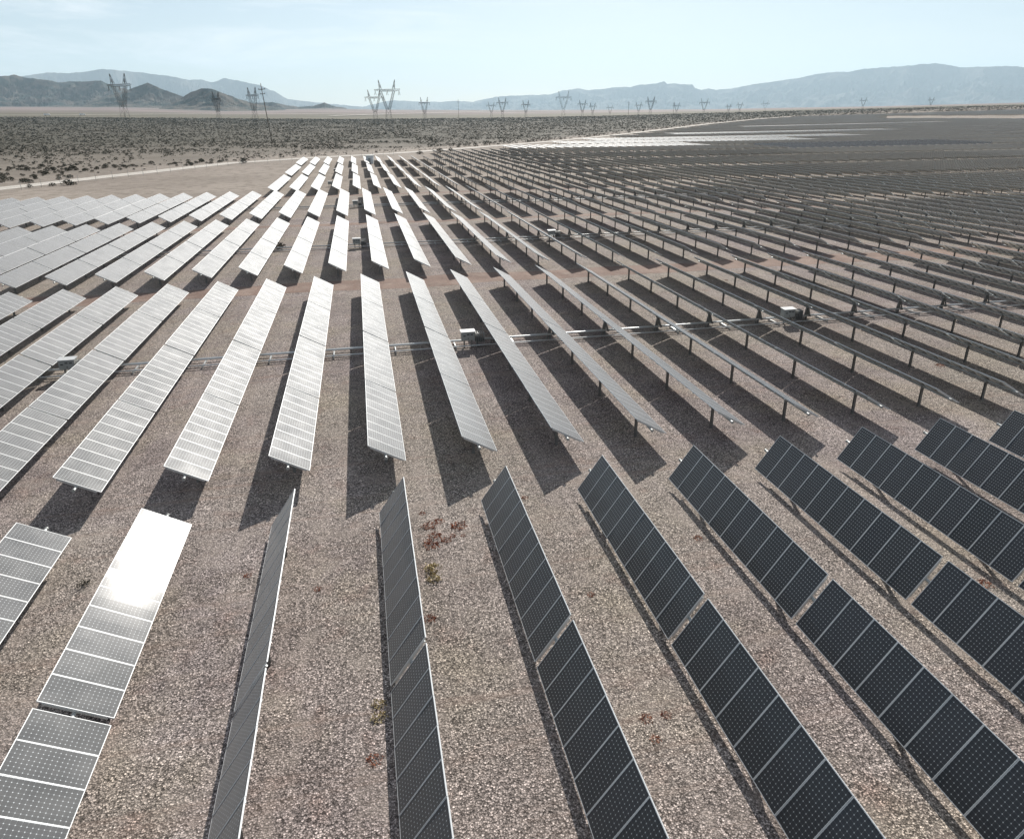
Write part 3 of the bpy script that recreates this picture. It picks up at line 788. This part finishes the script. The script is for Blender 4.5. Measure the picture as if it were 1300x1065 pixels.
# lorries on the far road
def lorry():
    r = empty('box_truck', (0, 0, 0))
    b = MB(); b.box(-5.5, 2.6, -1.3, 1.3, 1.2, 4.); link('cargo_box', b.mesh('cargo_box', [M_WHITE]), r)
    b = MB(); b.hexa([(2.8, -1.2, .8), (5.2, -1.2, .8), (5.2, 1.2, .8), (2.8, 1.2, .8), (2.8, -1.2, 3.2), (4.7, -1.2, 3.2), (4.7, 1.2, 3.2), (2.8, 1.2, 3.2)]); link('cab', b.mesh('cab', [M_WHITE]), r)
    for x in (-4, -2.8, 4):
        for s_ in (-1, 1):
            b = MB(); b.tube((x, s_*1.0, .55), (x, s_*1.3, .55), .55, 12); link('wheel', b.mesh('wheel', [M_TYRE]), r)
    return r
lo = None
for px, py, lab in ((60, 147.3, 'tiny white truck on the far dirt road, the left one of two'), (105, 147, 'tiny white truck on the far dirt road, the right one of two')):
    o = lorry() if lo is None else copy_tree(lo); lo = lo or o
    o.location = at(px, py)+Vector((0, 0, .5)); o.scale = (1.6,)*3; o.rotation_euler = (0, 0, .15); tag(o, lab, 'truck', 'trucks on the far road')

# ------------------------------------------------------------------ mountains
def rock_mat(name, a, c, sc):
    M, t, b, l = mat(name)
    g = nd(t, 'ShaderNodeNewGeometry'); n = nd(t, 'ShaderNodeTexNoise', i_Scale=sc, i_Detail=8, i_Roughness=.65); l(g.outputs['Position'], n.inputs['Vector'])
    r = nd(t, 'ShaderNodeMapRange'); r.inputs[1].default_value = .45; r.inputs[2].default_value = .55; l(n.outputs[0], r.inputs[0])
    mi = nd(t, 'ShaderNodeMixRGB'); mi.inputs[1].default_value = (*a, 1); mi.inputs[2].default_value = (*c, 1); l(r.outputs[0], mi.inputs[0]); l(mi.outputs[0], b.inputs['Base Color'])
    b.inputs['Roughness'].default_value = .95; b.inputs['Specular IOR Level'].default_value = .1
    return M
M_R1 = rock_mat('brown_rock', (.008, .024, .022), (.10, .085, .068), .005); M_R2 = rock_mat('far_rock', (.05, .045, .04), (.10, .085, .075), .0012)
def fbm(x, y, z, o=5):
    return noise.fractal(Vector((x, y, z)), 1., 2.1, o)
def ridged(x, y, z, o=5):
    s_ = 0; a = .5; f = 1.
    for i in range(o):
        s_ += a*(1-abs(noise.noise(Vector((x*f, y*f, z+i*3.7))))*2); f *= 2.05; a *= .5
    return s_
def mountain(name, crest, D, depth, mt, seed, base_py, cell, amp=.32, sharp=1.15):
    """a range whose crest runs through the given bearings and elevations at distance D"""
    xs = np.array([c[0] for c in crest], float); ysx = np.array([c[1] for c in crest], float)
    n = int((xs[-1]-xs[0])/.9); m_ = 80; V = []; Fc = []
    for i in range(n+1):
        px = xs[0]+(xs[-1]-xs[0])*i/n; py = np.interp(px, xs, ysx)-.7*noise.noise(Vector((px*.13, seed, 0)))-.4*noise.noise(Vector((px*.4, seed, 3)))
        d = pdir(px, py); az = math.atan2(d.x, d.y); sl_ = d.z/math.hypot(d.x, d.y)
        Dl = D*(1+.04*noise.noise(Vector((px*.02, seed, 9))))
        top = CH+Dl*sl_
        for k in range(m_+1):
            t = k/m_*2-1                       # -1 front foot, 0 crest, 1 back foot
            dd = Dl+depth*t; x, y = dd*math.sin(az), dd*math.cos(az)
            zb = gz(x, y)-12 if dd < 9000 else gz(9000*math.sin(az), 9000*math.cos(az))+(dd-9000)*.001-25
            prof = (1-abs(t))**sharp
            hgt = max(top-zb, 0)
            rg = min(1., max(0., 1-ridged(x/cell, y/cell, seed)))
            e = prof*hgt*(1-amp*2.2*rg*min(1., abs(t)*5))
            V.append((x, y, zb+max(e, 0)))
    for i in range(n):
        for k in range(m_):
            a = i*(m_+1)+k; Fc.append((a, a+m_+1, a+m_+2, a+1))
    me = bpy.data.meshes.new(name); me.from_pydata(V, [], Fc); me.materials.append(mt); me.update()
    return stru(link(name, me))
mountain('mountain_range', [(-120, 100), (-60, 92), (20, 99), (40, 95), (60, 92.5), (90, 93), (110, 91), (130, 88.2), (150, 89.5), (170, 91.5), (190, 94), (215, 97), (240, 102), (255, 101), (270, 105), (285, 99.5), (300, 102), (330, 109), (350, 117), (365, 126), (390, 129), (412, 131.5), (440, 134), (470, 137)], 33000, 6500, M_R2, 1.3, 135, 1000, .4)
mountain('mountain_range', [(-160, 104), (-60, 99), (0, 97), (10, 96.5), (18, 95), (30, 98.5), (45, 100.5), (60, 102), (75, 105), (90, 103.5), (105, 104), (128, 102.5), (140, 108), (160, 113), (185, 124), (200, 134)], 12000, 2400, M_R1, 4.1, 136, 420, .42, 1.05)
mountain('hill', [(95, 136), (115, 129), (135, 122), (160, 116), (172, 111), (187, 105.3), (200, 111), (215, 117), (235, 124), (262, 133), (280, 138)], 9400, 1300, M_R1, 7.7, 137, 300, .36)
mountain('hill', [(200, 139), (215, 132.5), (230, 125), (243, 117), (256, 112.8), (268, 113), (282, 118), (300, 125), (320, 131), (345, 136), (370, 141)], 7600, 900, M_R1, 11.2, 139, 240, .3)
mountain('hill', [(310, 138), (325, 131), (345, 130), (360, 133), (378, 136), (392, 135), (402, 133.5), (412, 130.5), (420, 134), (440, 138)], 10500, 700, M_R1, 15.2, 139, 400, .3)
mountain('mountain_range', [(440, 139), (470, 134), (490, 129), (502, 127.5), (520, 129), (545, 129.5), (560, 130), (580, 128.5), (600, 129.5), (615, 126), (630, 123.5), (650, 121.8), (680, 121), (700, 120), (715, 115), (733, 112.5), (745, 115), (757, 114), (775, 112), (790, 110.5), (800, 111), (812, 108), (830, 107), (838, 105), (843, 103.5), (847, 107), (856, 106.5), (875, 108), (879, 107.5), (882, 112), (890, 114.5), (899, 112.5), (910, 114.5), (930, 112.5), (960, 107), (980, 104), (1010, 100), (1040, 94), (1060, 91.5), (1075, 91.8), (1100, 87.5), (1130, 85.5), (1150, 84), (1170, 81.8), (1186, 80.8), (1200, 82), (1222, 86), (1250, 85), (1280, 84), (1300, 85.5), (1360, 88), (1450, 96)], 37000, 7000, M_R2, 21.7, 135, 1400, .36, 1.0)

# ------------------------------------------------------------------ haze
b = MB(); b.box(-36000, 50000, -1500, 50000, -62, 3600)
M = bpy.data.materials.new('air'); M.use_nodes = True; t = M.node_tree; t.nodes.clear()
pv = nd(t, 'ShaderNodeVolumePrincipled'); pv.inputs['Color'].default_value = (.66, .86, 1.0, 1); pv.inputs['Density'].default_value = 2.7e-5; pv.inputs['Anisotropy'].default_value = .2
ou = nd(t, 'ShaderNodeOutputMaterial'); t.links.new(pv.outputs[0], ou.inputs['Volume'])
hz = link('haze', b.mesh('haze', [M])); stru(hz, 'stuff'); tag(hz, 'pale blue desert haze fading the far mountains', 'haze')
S.cycles.volume_bounces = 0; S.cycles.max_bounces = 6
